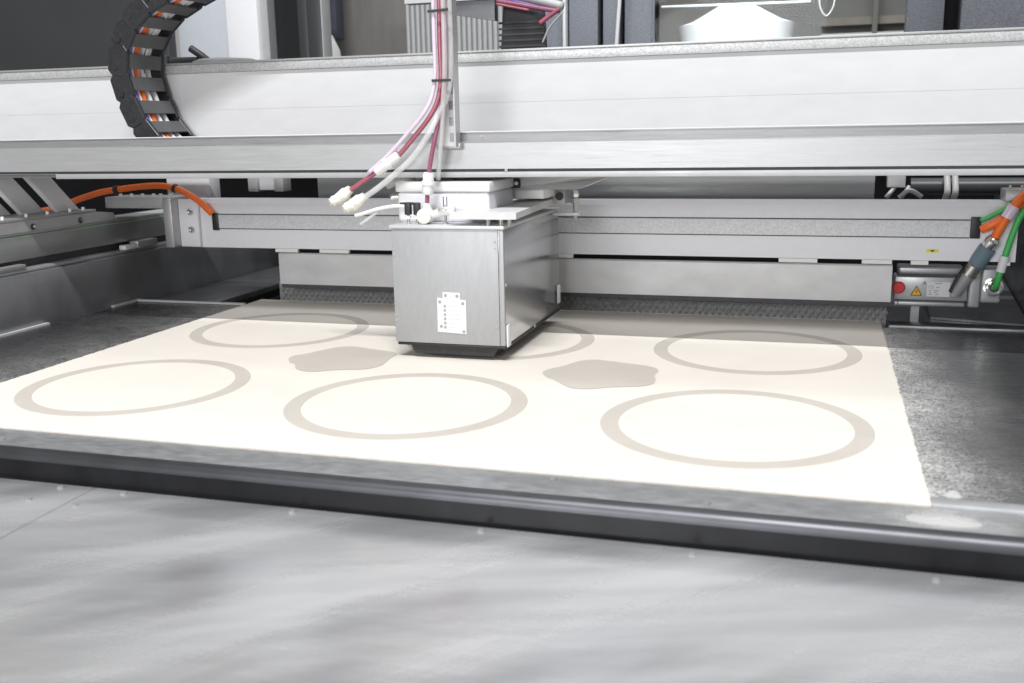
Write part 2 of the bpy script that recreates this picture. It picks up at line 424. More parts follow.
# label plate
bm = B()
prism(bm, [(.835, Y0-.0012, .063), (.903, Y0-.0012, .060), (.9035, Y0-.0012, .136), (.890, Y0-.0012, .137), (.890, Y0-.0012, .152), (.849, Y0-.0012, .153), (.849, Y0-.0012, .139), (.836, Y0-.0012, .140)], (0, -.0015, 0))
lab = obj('label_plate', bm, 'paper', head)
yl = Y0-.0027
for k in range(6):
    z = .1215-k*.0095
    bm = B(); cyl(bm, (.8535, yl, z), (.8535, yl-.0006, z), .0032, n=14); obj('bullet', bm, 'inkgrey', lab)
    bm = B(); box(bm, .861, .861+(.022, .018, .026, .027, .016, .015)[k], yl-.0003, yl, z-.0008, z+.0008); obj('text_line', bm, 'seal', lab)
for x, z in ((.842, .131), (.896, .129), (.844, .076), (.897, .066), (.856, .146), (.883, .145)):
    obj('screw', screw_head((x, yl, z), .0036, (0, -1, 0), .0015), 'inkgrey', lab, True)
# electronics housing on the lid
bm = B(); box(bm, .716, .936, .742, .93, .2995, .366, .008, 4); eh = obj('electronics_box', bm, 'lilac', head, True, 1.)
bm = B(); box(bm, .713, .939, .739, .933, .3665, .389, .0035, 2); obj('box_cover', bm, 'white', eh, True, 1.)
# white clamp plate and its screws
bm = B(); prism(bm, [(.872, .66, .314), (1.0, .655, .314), (1.022, .662, .314), (.995, 1.12, .314), (.90, 1.12, .314), (.945, .8, .314), (.872, .70, .314)], (0, 0, .014))
pl_ = obj('clamp_plate', bm, 'alu', head)
for x in (.956, .985, 1.004):
    bm = B(); cyl(bm, (x, .672, .2995), (x, .672, .314), .0045, n=12); obj('spacer', bm, 'chrome', pl_, True)
bm = B(); lathe(bm, (.852, .69, .2995), (0, 0, 1), [(0, .006), (.006, .006), (.007, .003), (.03, .003), (.031, .018), (.036, .019), (.037, .005), (.043, .005)], 20); obj('adjuster', bm, 'chrome', head, True)
for dx in (-.004, .004):
    bm = B(); cyl(bm, (.852+dx, .69, .338), (.852+dx, .69, .36), .0012, n=8); obj('pin', bm, 'ink', head, True)
# black valve couplings on posts
for x in (.764, .785):
    bm = B(); cyl(bm, (x, .69, .2995), (x, .69, .320), .0035, n=12); v_ = obj('post', bm, 'chrome', head, True)
    bm = B(); cyl(bm, (x, .69, .311), (x, .69, .317), .006, n=12); obj('nut', bm, 'white', v_, True)
    bm = B(); box(bm, x-.007, x+.007, .683, .697, .320, .347, .002); obj('valve', bm, 'black', v_, True)
bm = B(); tube(bm, [(.79, .69, .343), (.77, .69, .345), (.745, .69, .344)], .003); obj('valve_lever', bm, 'black', head, True)

# white air tubes running to the valves
bm = B(); tube(bm, [(.765, .688, .338), (.732, .688, .339), (.69, .69, .332), (.655, .69, .322), (.634, .69, .317)], .0042)
tag(obj('air_tube', bm, 'white', None, True, 2), 'thin white air tube leading left from the black valves', 'tube')
bm = B(); tube(bm, [(.69, .694, .326), (.668, .692, .312), (.645, .69, .297)], .0035)
tag(obj('air_tube', bm, 'clear', None, True, 2), 'short clear tube end below the thin white air tube', 'tube')

# carriage mount behind the head
mount = thing('head_mount', 'white clamp block with a black connector joining the print head to the gantry', 'bracket', (1.0, .98, .3))
bm = B(); prism(bm, [(.915, .93, .360), (1.092, .93, .360), (1.155, .97, .386), (1.092, .93, .389), (.915, .93, .389)], (0, .1, 0)); obj('clamp_block', bm, 'alu', mount)
bm = B(); box(bm, .918, .955, .922, .929, .364, .386, .004); cn = obj('connector', bm, 'black', mount, True)
for x in (.927, .946):
    bm = B(); cyl(bm, (x, .922, .375), (x, .9195, .375), .0045, n=14); obj('connector_pin', bm, 'white', cn, True)
solid('spacer_block', (.925, 1.005, .95, 1.10, .3365, .3595, .002), 'white', mount)
solid('side_block', (.99, 1.03, 1.06, 1.12, .315, .355, .002), 'steel', mount)
bm = B(); cyl(bm, (1.017, 1.06, .335), (1.017, 1.054, .335), .010, n=20); obj('knob', bm, 'black', mount, True)
bm = B(); lathe(bm, (1.046, 1.10, .275), (0, 0, 1), [(0, .006), (.012, .006), (.012, .011), (.018, .011), (.018, .005), (.04, .005), (.04, .012), (.052, .012), (.052, .007), (.058, .011), (.07, .011), (.072, .006)], 6); obj('adjusting_bolt', bm, 'chrome', mount, True)
solid('foot_plate', (.992, 1.062, 1.08, 1.125, .285, .2925, .002), 'alu', mount)

# ================================================================== GANTRY
gan = thing('gantry_beam', 'long white aluminium gantry beam spanning the whole machine above the bed', 'gantry beam', (.9, .9, .398))
GX0, GX1 = -.9, 2.9
solid('rear_fascia', (GX0, GX1, .97, 1.12, .40, .5645), 'alu', gan)
solid('upper_fascia', (GX0, GX1, .9696, 1.12, .5645, .6585), 'alu', gan)
solid('top_strip', (GX0, GX1, .963, 1.13, .6588, .6800, .0012), 'galv', gan)
solid('top_edge', (GX0, GX1, .961, 1.135, .6803, .6855, .001), 'alu_low', gan)
bm = B(); prism(bm, [(GX0, .757, .4165), (GX0, .757, .473), (GX0, .764, .4755), (GX0, .78, .4755), (GX0, .78, .4165)], (GX1-GX0, 0, 0)); obj('front_fascia', bm, 'alu_low', gan)
solid('profile_slot', (GX0, GX1, .766, .78, .476, .4955), 'groove', gan)
solid('slot_rim', (GX0, GX1, .763, .781, .496, .4985, .0008), 'alu', gan)
solid('dark_gap_filler', (-.9, GX1, .762, .78, .4105, .416), 'ink', gan)
solid('lower_lip', (-.233, GX1, .757, .79, .398, .4102, .001), 'carr', gan)
solid('channel_floor', (GX0, GX1, .791, .969, .400, .408), 'groove', gan)
obj('screw', screw_head((.973, .7575, .4135), .004, (0, -1, 0), .003), 'carr', gan, True)
obj('screw', screw_head((.915, .766, .487), .003, (0, -1, 0), .002), 'greyc', gan, True)
# slanted legs that carry the beam on the left rail, and their foot plate
for x, y in ((-.455, 1.05), (-.495, .955), (-.53, .865)):
    bm = B(); prism(bm, [(x, y-.04, .2905), (x, y+.045, .2905), (x, y-.065, .3975), (x, y-.15, .3975)], (-.02, 0, 0))
    bmesh.ops.bevel(bm, geom=bm.edges[:], offset=.002, segments=2, affect='EDGES'); obj('slanted_leg', bm, 'arm', gan, True)
solid('foot_plate', (-.56, -.424, .40, 1.125, .2825, .290, .001), 'alu_low', gan)
bm = B(); prism(bm, [(-.425, .3, .252), (-.425, 1.215, .252), (-.425, 1.20, .274), (-.425, 1.13, .282), (-.425, .3, .282)], (-.12, 0, 0)); cr = obj('slide_carriage', bm, 'carr', gan)
for y in (.868, 1.055, .70):
    bm = B(); cyl(bm, (-.4265, y, .263), (-.4235, y, .263), .009, n=20); h_ = obj('access_hole', bm, 'ink', cr, True)
    bm = B(); cyl(bm, (-.424, y+.002, .264), (-.4215, y+.002, .264), .004, n=12); obj('screw', bm, 'chrome', h_, True)
for y in (.70, .775, .86, .94, 1.03, 1.085):
    bm = B(); cyl(bm, (-.436, y, .290), (-.436, y, .299), .0045, n=12); obj('screw', bm, 'white', gan, True)

# ================================================================== LEFT RAIL AND WALL
wl = thing('side_wall', 'smudged dark steel side wall along the left edge of the table', 'machine wall', (-.4, .9, 0))
solid('wall_sheet', (-.42, -.389, -.3, 2.1, -.02, .146, .004), 'wallsteel', wl)
solid('wall_ledge', (-.60, -.405, -.3, 2.1, .147, .156, .002), 'midgrey', wl)
solid('base_sheet', (-.388, -.15, 1.24, 2.1, -.03, -.012, .002), 'darksteel', wl)
obj('screw', screw_head((-.20, 2.0, -.012), .009), 'chrome', wl, True)
rail = thing('guide_rail', 'grey linear guide rail with a thin green line on the left wall', 'guide rail', (-.47, .9, .157))
solid('rail_profile', (-.54, -.428, -.3, 1.9, .178, .2435, .003), 'rail', rail)
solid('rail_foot', (-.55, -.445, -.3, 1.9, .157, .1775), 'ink', rail)
solid('rail_cap', (-.535, -.43, -.3, 1.9, .244, .2515, .001), 'carr', rail)
solid('line_mark', (-.431, -.4272, -.3, 1.5, .2375, .2405), 'lgreen', rail)
sb = thing('stop_block', 'small pale two-part stop block on the left wall ledge', 'stop block', (-.41, 1.28, .157))
solid('block_body', (-.425, -.393, 1.262, 1.36, .157, .179, .002), 'alu_low', sb)
solid('block_tip', (-.42, -.396, 1.205, 1.2615, .157, .172, .003), 'white', sb)
sl = tag(solid('ledge_strip', (-.424, -.400, -.3, .80, .157, .170), 'alu_low', None, .002), 'bright metal strip lying on the left wall ledge', 'metal strip')

# ================================================================== REAR BEAM
rb = thing('recoater_beam', 'pale grey rear beam with a galvanised strip set between two black end caps', 'machine beam', (.9, 1.3, .16))
bm = B(); prism(bm, [(-.205, 1.27, .1635), (-.205, 1.27, .298), (-.205, 1.278, .309), (-.205, 1.335, .309), (-.205, 1.335, .1635)], (2.30, 0, 0)); obj('beam_body', bm, 'lilac', rb)
solid('insert_strip', (-.100, 1.989, 1.2655, 1.2695, .2225, .2625), 'galv_in', rb)
solid('insert_seam', (-.100, 1.989, 1.2685, 1.2698, .263, .2655), 'ink', rb)
solid('insert_seam', (-.100, 1.989, 1.2685, 1.2698, .2195, .222), 'ink', rb)
solid('end_cap', (-.121, -.1003, 1.262, 1.2697, .216, .268, .002), 'black', rb)
solid('end_cap', (1.9893, 2.012, 1.262, 1.2697, .220, .272, .002), 'black', rb)
solid('flange_plate', (-.232, -.165, 1.2565, 1.2685, .166, .309, .002), 'lilac', rb)
for z in (.272, .218):
    obj('bolt', screw_head((-.19, 1.256, z), .011, (0, -1, 0), .008), 'chrome', rb, True)
solid('end_plate', (-.262, -.2325, 1.222, 1.34, .166, .318, .003), 'alu_low', rb)
solid('arm_plate', (-.47, -.2635, 1.225, 1.33, .284, .318, .002), 'steel', rb)
for x in (-.43, -.39, -.35, -.31, -.285, -.25):
    bm = B(); cyl(bm, (x, 1.25, .318), (x, 1.25, .327), .005, n=12); obj('screw', bm, 'white', rb, True)
for x0, x1 in ((.088, .162), (.234, .329), (.90, 1.0), (1.543, 1.638), (1.745, 1.816), (1.86, 1.90)):
    t_ = solid('tab', (x0, x1, 1.264, 1.2745, .1535, .1632), 'white', rb)
bm = B(); prism(bm, [(.098, 1.262, .058), (.098, 1.262, .148), (.098, 1.266, .1515), (.098, 1.32, .1515), (.098, 1.32, .058)], (1.72, 0, 0)); obj('lower_bar', bm, 'bar', rb)
solid('scraper_edge', (.1, 1.817, 1.268, 1.31, .046, .0575), 'ink', rb)
solid('dark_gap_filler', (.1, 1.817, 1.275, 1.318, .1518, .1632), 'dark', rb)  # black filler put in for the shade between beam and lower bar
solid('right_mount', (2.06, 2.6, 1.262, 1.34, .3095, .338, .003), 'alu_low', rb)
for x in (2.072, 2.098):
    bm = B(); cyl(bm, (x, 1.28, .338), (x, 1.28, .347), .003, n=10); obj('pin', bm, 'white', rb, True)
stk = thing('warning_sticker', 'tiny yellow sticker on the right part of the rear beam', 'sticker', (1.908, 1.269, .188))
bm = B(); box(bm, 1.894, 1.922, 1.2685, 1.2697, .184, .192, 0); obj('sticker_sheet', bm, 'yellow', stk)
bm = B(); prism(bm, [(1.902, 1.2682, .190), (1.914, 1.2682, .190), (1.908, 1.2682, .1845)], (0, -.0005, 0)); obj('arrow_mark', bm, 'ink', stk)

# embossed strip behind the bed
es = thing('textured_strip', 'dark grey embossed rubber strip along the back edge of the sand bed', 'rubber strip', (.95, 1.34, 0))
solid('strip_backing', (.05, 1.815, 1.338, 1.36, -.02, .052), 'emboss', es)
bm = B()
n = 98
for r in range(4):
    for k in range(n):
        w = 1.76/n; x = .052+(k+(.5 if r % 2 else 0))*w; z = .004+r*.0125
        a = [bm.verts.new(p) for p in ((x+w*.06, 1.337, z), (x+w*.5, 1.337, z+.0115), (x+w*.94, 1.337, z), (x+w*.5, 1.337, z-.0115))]
        t = bm.verts.new((x+w*.5, 1.331, z-.003))
        for q in range(4): bm.faces.new((a[q], a[(q+1) % 4], t))
obj('scale_relief', bm, 'emboss', es)

# dark rear plate, clips and wall
rp = tag(solid('rear_plate', (.19, 1.77, 1.36, 1.37, .30, .397), 'rail', None, .001), 'plain mid grey metal plate above the rear beam', 'metal plate')
lb = tag(solid('light_block', (-.34, -.185, 1.36, 1.42, .30, .40), 'arm', None, .003), 'pale grey block behind the orange cable on the left', 'metal block')
cp = thing('cable_clamp', 'pale two-jaw clamp in the dark gap left of the rear plate', 'clamp', (.01, 1.4, .33))
solid('jaw', (-.055, -.02, 1.37, 1.42, .325, .385, .003), 'carr', cp); solid('jaw', (.035, .068, 1.37, 1.42, .325, .385, .003), 'carr', cp)
solid('clamp_bridge', (-.0195, .0345, 1.38, 1.42, .33, .385), 'bar', cp)
cp = thing('pipe_clip', 'grey bracket with bent feet in the gap right of the rear plate', 'clip', (1.84, 1.4, .31))
solid('clip_block', (1.80, 1.845, 1.38, 1.42, .335, .37, .003), 'alu_low', cp)
for x in (1.80, 1.835):
    bm = B(); tube(bm, [(x+.02, 1.39, .338), (x+.01, 1.385, .322), (x, 1.38, .309)], .006); obj('foot', bm, 'alu_low', cp, True)
bm = B(); tube(bm, [(1.83, 1.375, .310), (1.855, 1.375, .328), (1.885, 1.38, .312)], .006); obj('hook', bm, 'carr', cp, True)
cp = thing('hose_clip', 'dull forked grey clip on the dark pipe at right', 'clip', (1.96, 1.4, .31))
for x in (1.943, 1.962):
    bm = B(); tube(bm, [(x, 1.40, .304), (x+.002, 1.385, .325), (x, 1.40, .365)], .008); obj('prong', bm, 'greyc', cp, True)
bm = B(); cyl(bm, (1.86, 1.43, .335), (2.5, 1.43, .335), .022, n=20); tag(obj('dark_pipe', bm, 'anthra', None, True), 'dark horizontal pipe behind the forked clip at right', 'pipe')
tag(solid('rear_wall', (-2.2, 3.0, 2.12, 2.16, -.4, .62), 'dark', None), 'dark rear wall inside the machine below the gantry', 'machine wall')
tag(solid('side_panel', (2.16, 2.20, 1.245, 2.1, -.05, .30), 'darksteel', None, .003), 'dark metal side panel at the right behind the motor', 'metal panel')
tray = thing('rear_tray', 'dark scuffed metal tray under the motor behind the right plate', 'metal tray', (2.3, 1.5, -.02))
solid('tray_floor', (1.82, 3.0, 1.30, 2.1, -.03, -.012), 'darksteel', tray)
solid('tray_rim', (1.815, 3.0, 1.242, 1.295, -.02, .004, .003), 'darksteel', tray)
bm = B(); prism(bm, [(1.93, 1.42, -.011), (2.155, 1.36, -.011), (2.155, 1.9, .055), (1.93, 1.9, .055)], (0, 0, .006)); obj('sloped_sheet', bm, 'darksteel', tray)
solid('upright', (1.873, 1.893, 1.34, 1.36, -.011, .042), 'midgrey', tray)
solid('floor_pan', (-.14, 1.81, 1.365, 2.1, -.06, -.05), 'dark', tray)

# ================================================================== MOTOR
mo = thing('servo_motor', 'grey servo motor with a white type label and yellow warning triangle', 'motor', (1.94, 1.33, .045))
solid('motor_body', (1.829, 2.0, 1.31, 1.38, .0575, .1165, .003), 'motor', mo)
bm = B(); box(bm, 1.835, 1.99, 1.306, 1.375, .1235, .1425, .006, 3); obj('top_rail', bm, 'motor_l', mo, True, 1.)
solid('rail_gap', (1.835, 1.99, 1.318, 1.37, .1168, .1232), 'ink', mo)
bm = B(); box(bm, 1.829, 1.995, 1.304, 1.375, .043, .0545, .003, 2); obj('bottom_rail', bm, 'motor_l', mo, True, 1.)
solid('rail_gap', (1.832, 2.0, 1.315, 1.37, .0547, .0573), 'ink', mo)
bm = B(); box(bm, 2.001, 2.028, 1.302, 1.385, .043, .148, .005, 3); obj('bearing_flange', bm, 'motor', mo, True, 1.)
bm = B(); box(bm, 2.0285, 2.075, 1.306, 1.38, .055, .142, .006, 3); en = obj('encoder_cap', bm, 'motor', mo, True, 1.)
solid('cap_groove', (2.031, 2.073, 1.3045, 1.3058, .062, .066), 'motor_l', en)
bm = B(); lathe(bm, (1.838, 1.3095, .089), (0, -1, 0), [(0, .0155), (.006, .0155), (.008, .013)], 28); obj('red_plug', bm, 'red', mo, True)
bm = B(); lathe(bm, (2.056, 1.3055, .097), (0, -1, 0), [(0, .023), (.008, .023), (.009, .019), (.013, .019), (.013, .017), (.01, .016), (.01, .0145), (.019, .0145), (.019, .011), (.012, .0105)], 28); sk = obj('round_socket', bm, 'chrome', mo, True)
bm = B(); cyl(bm, (2.056, 1.291, .097), (2.056, 1.2885, .097), .0108, n=20); obj('socket_insert', bm, 'ink', sk, True)
bm = B(); prism(bm, [(1.867, 1.3095, .069), (1.895, 1.3095, .069), (1.881, 1.3095, .0945)], (0, -.0008, 0)); tr = obj('warning_triangle', bm, 'ink', mo)
bm = B(); prism(bm, [(1.8705, 1.3085, .071), (1.8915, 1.3085, .071), (1.881, 1.3085, .0905)], (0, -.0006, 0)); obj('triangle_field', bm, 'amber', tr)
bm = B(); prism(bm, [(1.8825, 1.3078, .086), (1.8785, 1.3078, .0785), (1.881, 1.3078, .0785), (1.8795, 1.3078, .073), (1.8838, 1.3078, .0805), (1.8812, 1.3078, .0805)], (0, -.0004, 0)); obj('bolt_mark', bm, 'ink', tr)
bm = B(); box(bm, 1.905, 1.959, 1.3088, 1.3096, .0675, .1045); tl = obj('type_label', bm, 'paper', mo)
def text(s, size, loc, m, parent, name):
    cu = bpy.data.curves.new('tmp_text', 'FONT'); cu.body = s; cu.size = size; cu.extrude = .0002; cu.resolution_u = 2
    o = bpy.data.objects.new('tmp_text', cu); COL.objects.link(o)
    dg = bpy.context.evaluated_depsgraph_get(); me = bpy.data.meshes.new_from_object(o.evaluated_get(dg))
    bpy.data.objects.remove(o)
    bm = B(); bm.from_mesh(me); bpy.data.meshes.remove(me)
    bmesh.ops.transform(bm, matrix=Matrix.Translation(loc) @ Matrix.Rotation(math.pi/2, 4, 'X'), verts=bm.verts[:])
    return obj(name, bm, m, parent)
text('CE', .011, (1.908, 1.3085, .088), 'inkgrey', tl, 'lettering')
for x, z, w in ((1.924, .101, .016), (1.926, .091, .009), (1.910, .083, .006), (1.911, .078, .005), (1.910, .073, .007), (1.921, .083, .013), (1.921, .078, .010), (1.926, .073, .007)):
    bm = B(); box(bm, x, x+w, 1.3083, 1.3088, z-.001, z+.0012); obj('print_line', bm, 'inkgrey', tl)
text('A', .015, (1.894, 1.3095, .096), 'ink', mo, 'letter_mark')
for z in (.128, .052):
    text('F', .012, (1.836, 1.3055 if z > .1 else 1.3035, z-.004 if z > .1 else z-.006), 'ink', mo, 'letter_mark')
# rectangular connector base for the plug
bm = B(); box(bm, 1.962, 1.985, 1.3, 1.3095, .068, .108, .002); obj('plug_seat', bm, 'motor', mo, True)

def seg_plug(p0, p1, prof): bm = B(); lathe(bm, p0, Vector(p1)-Vector(p0), prof, 24); return bm
plug = thing('cable_plug', 'round cable plug with a teal grey grip slanting up from the motor', 'cable plug', (1.975, 1.28, .08))
A_, E_ = Vector((1.972, 1.30, .078)), Vector((2.043, 1.25, .225)); D_ = (E_-A_); LEN = D_.length
def seg(name, t0, t1, prof, m):
    bm = B(); lathe(bm, A_+D_*t0, D_, [(h*(t1-t0)*LEN, r) for h, r in prof], 24); obj(name, bm, m, plug, True)
seg('plug_stem', .0, .34, [(0, .012), (1, .015)], 'motor')
seg('clamp_ring', .34, .52, [(0, .016), (.05, .0185), (.95, .0185), (1, .017)], 'chrome')
seg('grip', .52, .83, [(0, .018), (.06, .0205), (.3, .021), (.94, .0205), (1, .018)], 'teal')
seg('collar', .83, 1.0, [(0, .016), (.15, .0175), (.7, .0175), (.8, .015), (1, .013)], 'chrome')
bm = B(); tube(bm, [A_+Vector((-.012, 0, .004)), A_+Vector((.004, -.006, .045)), A_+Vector((.026, -.014, .083))], .006); obj('lock_lever', bm, 'black', plug, True)

def cable(name, pts, r, m, label, cat='cable', group=None):
    bm = B(); tube(bm, pts, r, 14, 8); return tag(obj(name, bm, m, None, True, 3), label, cat, group)
cable('power_cable', [E_, (2.050, 1.247, .243), (2.059, 1.245, .263), (2.075, 1.243, .295), (2.096, 1.245, .323), (2.13, 1.26, .35), (2.2, 1.30, .38)], .0105, 'orange', 'orange cable rising from the teal grey plug of the motor')
cable('power_cable', [(2.013, 1.258, .243), (2.028, 1.252, .2515), (2.051, 1.25, .266), (2.078, 1.255, .290), (2.11, 1.262, .312), (2.2, 1.30, .37)], .010, 'orange', 'orange cable leaving the right black end cap of the rear beam')
cable('signal_cable', [(2.010, 1.26, .264), (2.028, 1.256, .2735), (2.059, 1.252, .293), (2.09, 1.252, .313), (2.15, 1.27, .345)], .0055, 'green', 'thin dark green cable above the orange one at the right end cap')
ge = cable('encoder_cable', [(2.056, 1.288, .097), (2.0555, 1.262, .104), (2.059, 1.25, .132), (2.0655, 1.249, .166), (2.074, 1.248, .207), (2.084, 1.246, .248), (2.095, 1.246, .279), (2.125, 1.255, .32), (2.2, 1.30, .36)], .0075, 'green', 'bright green cable curving up from the round motor socket')
bm = B(); cyl(bm, (2.0608, 1.2495, .142), (2.068, 1.2485, .18), .0105, n=16); sv = obj('cable_label', bm, 'paper', ge, True)
bm = B(); box(bm, 2.072, 2.08, 1.244, 1.252, .158, .166); obj('label_tail', bm, 'paper', sv)
bm = B(); cyl(bm, (2.063, 1.243, .272), (2.078, 1.243, .300), .0135, n=16); tag(obj('cable_wrap', bm, 'palep', None, True), 'pale lilac wrap holding the orange cables together', 'cable wrap')
cable('power_cable', [(-.75, 1.26, .27), (-.66, 1.24, .285), (-.588, 1.22, .303), (-.545, 1.22, .316), (-.481, 1.22, .332), (-.418, 1.22, .341), (-.334, 1.22, .350), (-.263, 1.22, .353), (-.214, 1.22, .346), (-.178, 1.225, .331), (-.145, 1.24, .305), (-.115, 1.258, .266)], .0095, 'orange', 'orange cable arching over the left rail into the left end cap')
for p, q, lab_ in (((-.424, 1.22, .3405), (-.410, 1.22, .342), 'black cable tie on the orange cable above the left rail'), ((-.216, 1.22, .3465), (-.208, 1.221, .344), 'black cable tie at the top bend of the left orange cable')):
    bm = B(); cyl(bm, p, q, .0135, n=16); tag(obj('cable_tie', bm, 'black', None, True), lab_, 'cable tie')

# ================================================================== DRAG CHAIN
dc = thing('drag_chain', 'black plastic drag chain looping up in front of the gantry', 'drag chain', (.1, .88, .41))
cpath = [(.55, .437), (.33, .437), (.22, .437), (.125, .441), (.062, .460), (.014, .499), (-.016, .543), (-.036, .590), (-.050, .635), (-.054, .675), (-.046, .715), (-.027, .752), (.0, .785), (.034, .812), (.08, .836), (.14, .860), (.22, .893), (.5, 1.01), (1.0, 1.22)]
fine = smooth_path([(x, 0, z) for x, z in cpath], 24)
# resample at the link pitch
pitch = .066; pts = [fine[0]]; acc = 0
for a, b in zip(fine, fine[1:]):
    d = (b-a).length
    while acc+d >= pitch:
        t = (pitch-acc)/d; a = a+(b-a)*t; pts.append(a.copy()); d = (b-a).length; acc = 0
    acc += d
CY0, CY1, HH = .803, .955, .0275
bars = []
for i in range(len(pts)-1):
    a, b = pts[i], pts[i+1]
    if a.z < .42 and a.x > .3: continue
    t = (b-a).normalized(); nrm = Vector((t.z, 0, -t.x))           # towards the inside of the loop
    if nrm.x < 0 and abs(t.z) > .5: nrm = -nrm
    c = (a+b)/2; L2 = pitch*.5
    def P(u, v, y): q = c+t*u+nrm*v; return (q.x, y, q.z)
    for y0, th in ((CY0, .012), (CY1-.012, .012)):
        bm = B(); off = 0 if i % 2 else .0015
        poly = [P(-L2-.006, -HH*.55, y0+off), P(-L2+.006, -HH, y0+off), P(L2-.01, -HH, y0+off), P(L2+.004, -HH*.5, y0+off), P(L2+.004, HH*.6, y0+off), P(L2-.008, HH, y0+off), P(-L2+.004, HH, y0+off), P(-L2-.006, HH*.55, y0+off)]
        prism(bm, poly, (0, th, 0))
        bmesh.ops.bevel(bm, geom=[e for e in bm.edges], offset=.0018, segments=1, affect='EDGES')
        sp = obj('chain_link', bm, 'chain', dc)
        if y0 == CY0:
            bm = B(); q = c-t*(L2*.55)-nrm*.006; cyl(bm, (q.x, y0+.001, q.z), (q.x, y0-.0015, q.z), .0075, n=14); obj('pivot', bm, 'chain', sp, True)
    # inner crossbar (two thirds of the pitch) and outer crossbar
    for v, vv in ((HH, HH-.004), (-HH+.004, -HH)):
        bm = B(); u0, u1 = -L2*.52, L2*.54
        prism(bm, [P(u0, v, CY0+.013), P(u1, v, CY0+.013), P(u1, vv, CY0+.013), P(u0, vv, CY0+.013)], (0, CY1-CY0-.026, 0)); obj('crossbar', bm, 'chain_b' if v > 0 else 'chain', dc)
    # divider walls between the cables
    for y in (CY0+.086, CY0+.113):
        bm = B(); prism(bm, [P(-L2*.3, HH-.005, y), P(L2*.4, HH-.005, y), P(L2*.4, -HH+.005, y), P(-L2*.3, -HH+.005, y)], (0, .003, 0)); obj('divider', bm, 'chain_b', dc)
def chain_path(y, off):
    out = []
    F = fine[::12]
    for k, p in enumerate(F):
        t = (F[min(k+1, len(F)-1)]-F[max(k-1, 0)]).normalized(); nrm = Vector((t.z, 0, -t.x))
        if nrm.x < 0 and abs(t.z) > .5: nrm = -nrm
        out.append((p.x+nrm.x*off, y, p.z+nrm.z*off))
    return out
for y, r, m, lab_ in ((.822, .004, 'greyc', 'thin grey wire nearest the front inside the drag chain'), (.831, .0045, 'violet', 'violet wire inside the drag chain'), (.840, .003, 'white', 'thin white wire beside the orange cable inside the drag chain'), (.857, .011, 'orange', 'thick orange cable running inside the drag chain'), (.881, .007, 'white', 'white cable right of the orange one inside the drag chain'), (.908, .007, 'paper', 'white cable farthest back inside the drag chain')):
    bm = B(); tube(bm, chain_path(y, .0275-.006-r), r, 10, 3)
    tag(obj('chain_cable', bm, m, None, True, 3), lab_, 'cable')

# ================================================================== HOSES IN FRONT OF THE GANTRY
br = thing('hose_bracket', 'upright perforated pale metal bracket carrying the ink hoses', 'bracket', (.845, .73, .466))
solid('bracket_plate', (.822, .866, .733, .737, .467, .95, .001), 'alu', br)
bm = B(); box(bm, .8662, .8695, .722, .752, .467, .95); sd = obj('side_flange', bm, 'alu_low', br)
for z in (.478, .512, .546, .580, .614):
    bm = B(); box(bm, .852, .861, .7318, .7328, z, z+.018); obj('slot', bm, 'groove', br)
solid('bracket_foot', (.815, .874, .738, .7565, .462, .474, .002), 'alu_low', br)
HG = 'ink hoses on the bracket'
def hose(name, pts, r, m, label): return cable(name, pts, r, m, label, 'hose', HG)
h1 = hose('ink_hose', [(.846, .712, .95), (.845, .712, .78), (.8435, .712, .69), (.844, .71, .61), (.836, .706, .565), (.818, .70, .53), (.783, .70, .491), (.735, .70, .444), (.671, .70, .404), (.600, .70, .361)], .0053, 'redhose', 'red ink hose curving left to the end fitting')
h2 = hose('ink_hose', [(.854, .706, .95), (.856, .706, .78), (.857, .706, .69), (.855, .704, .61), (.842, .706, .54), (.828, .70, .48), (.814, .70, .42), (.8075, .70, .37), (.8055, .70, .335)], .005, 'purple', 'dark pink ink hose hanging straight down to the head')
h3 = hose('clear_hose', [(.838, .70, .95), (.836, .70, .78), (.8355, .70, .69), (.835, .70, .62), (.826, .695, .57), (.806, .69, .535), (.770, .69, .497), (.722, .692, .452), (.67, .694, .412)], .0045, 'palep', 'pale lilac hose hugging the red ink hose')
h4 = hose('clear_hose', [(.864, .72, .95), (.864, .72, .78), (.864, .72, .65), (.858, .712, .58), (.838, .694, .53), (.812, .69, .485), (.775, .69, .441), (.735, .69, .409), (.69, .69, .377), (.645, .69, .35)], .0066, 'clear', 'milky clear hose bending left to the second fitting')
h5 = hose('clear_hose', [(.856, .698, .95), (.859, .698, .74), (.858, .696, .62), (.85, .70, .55), (.842, .71, .50), (.832, .72, .45), (.82, .735, .395)], .0055, 'clear', 'clear hose running down behind the dark pink one')
def fitting_bm(p, d, prof): bm = B(); lathe(bm, p, d, prof, 18); return bm
def coupling(pa, pb, r):
    a, b = Vector(pa), Vector(pb); L_ = (b-a).length
    return fitting_bm(a, b-a, [(0, r*.8), (L_*.1, r), (L_*.4, r), (L_*.42, r*1.25), (L_*.55, r*1.25), (L_*.57, r), (L_*.9, r), (L_, r*.8)])
part_label(obj('coupling', coupling((.743, .70, .452), (.686, .70, .414), .0125), 'white', h1, True), 'white coupling halfway along the red hose')
obj('coupling', coupling((.812, .70, .412), (.8075, .70, .364), .0125), 'white', h2, True)
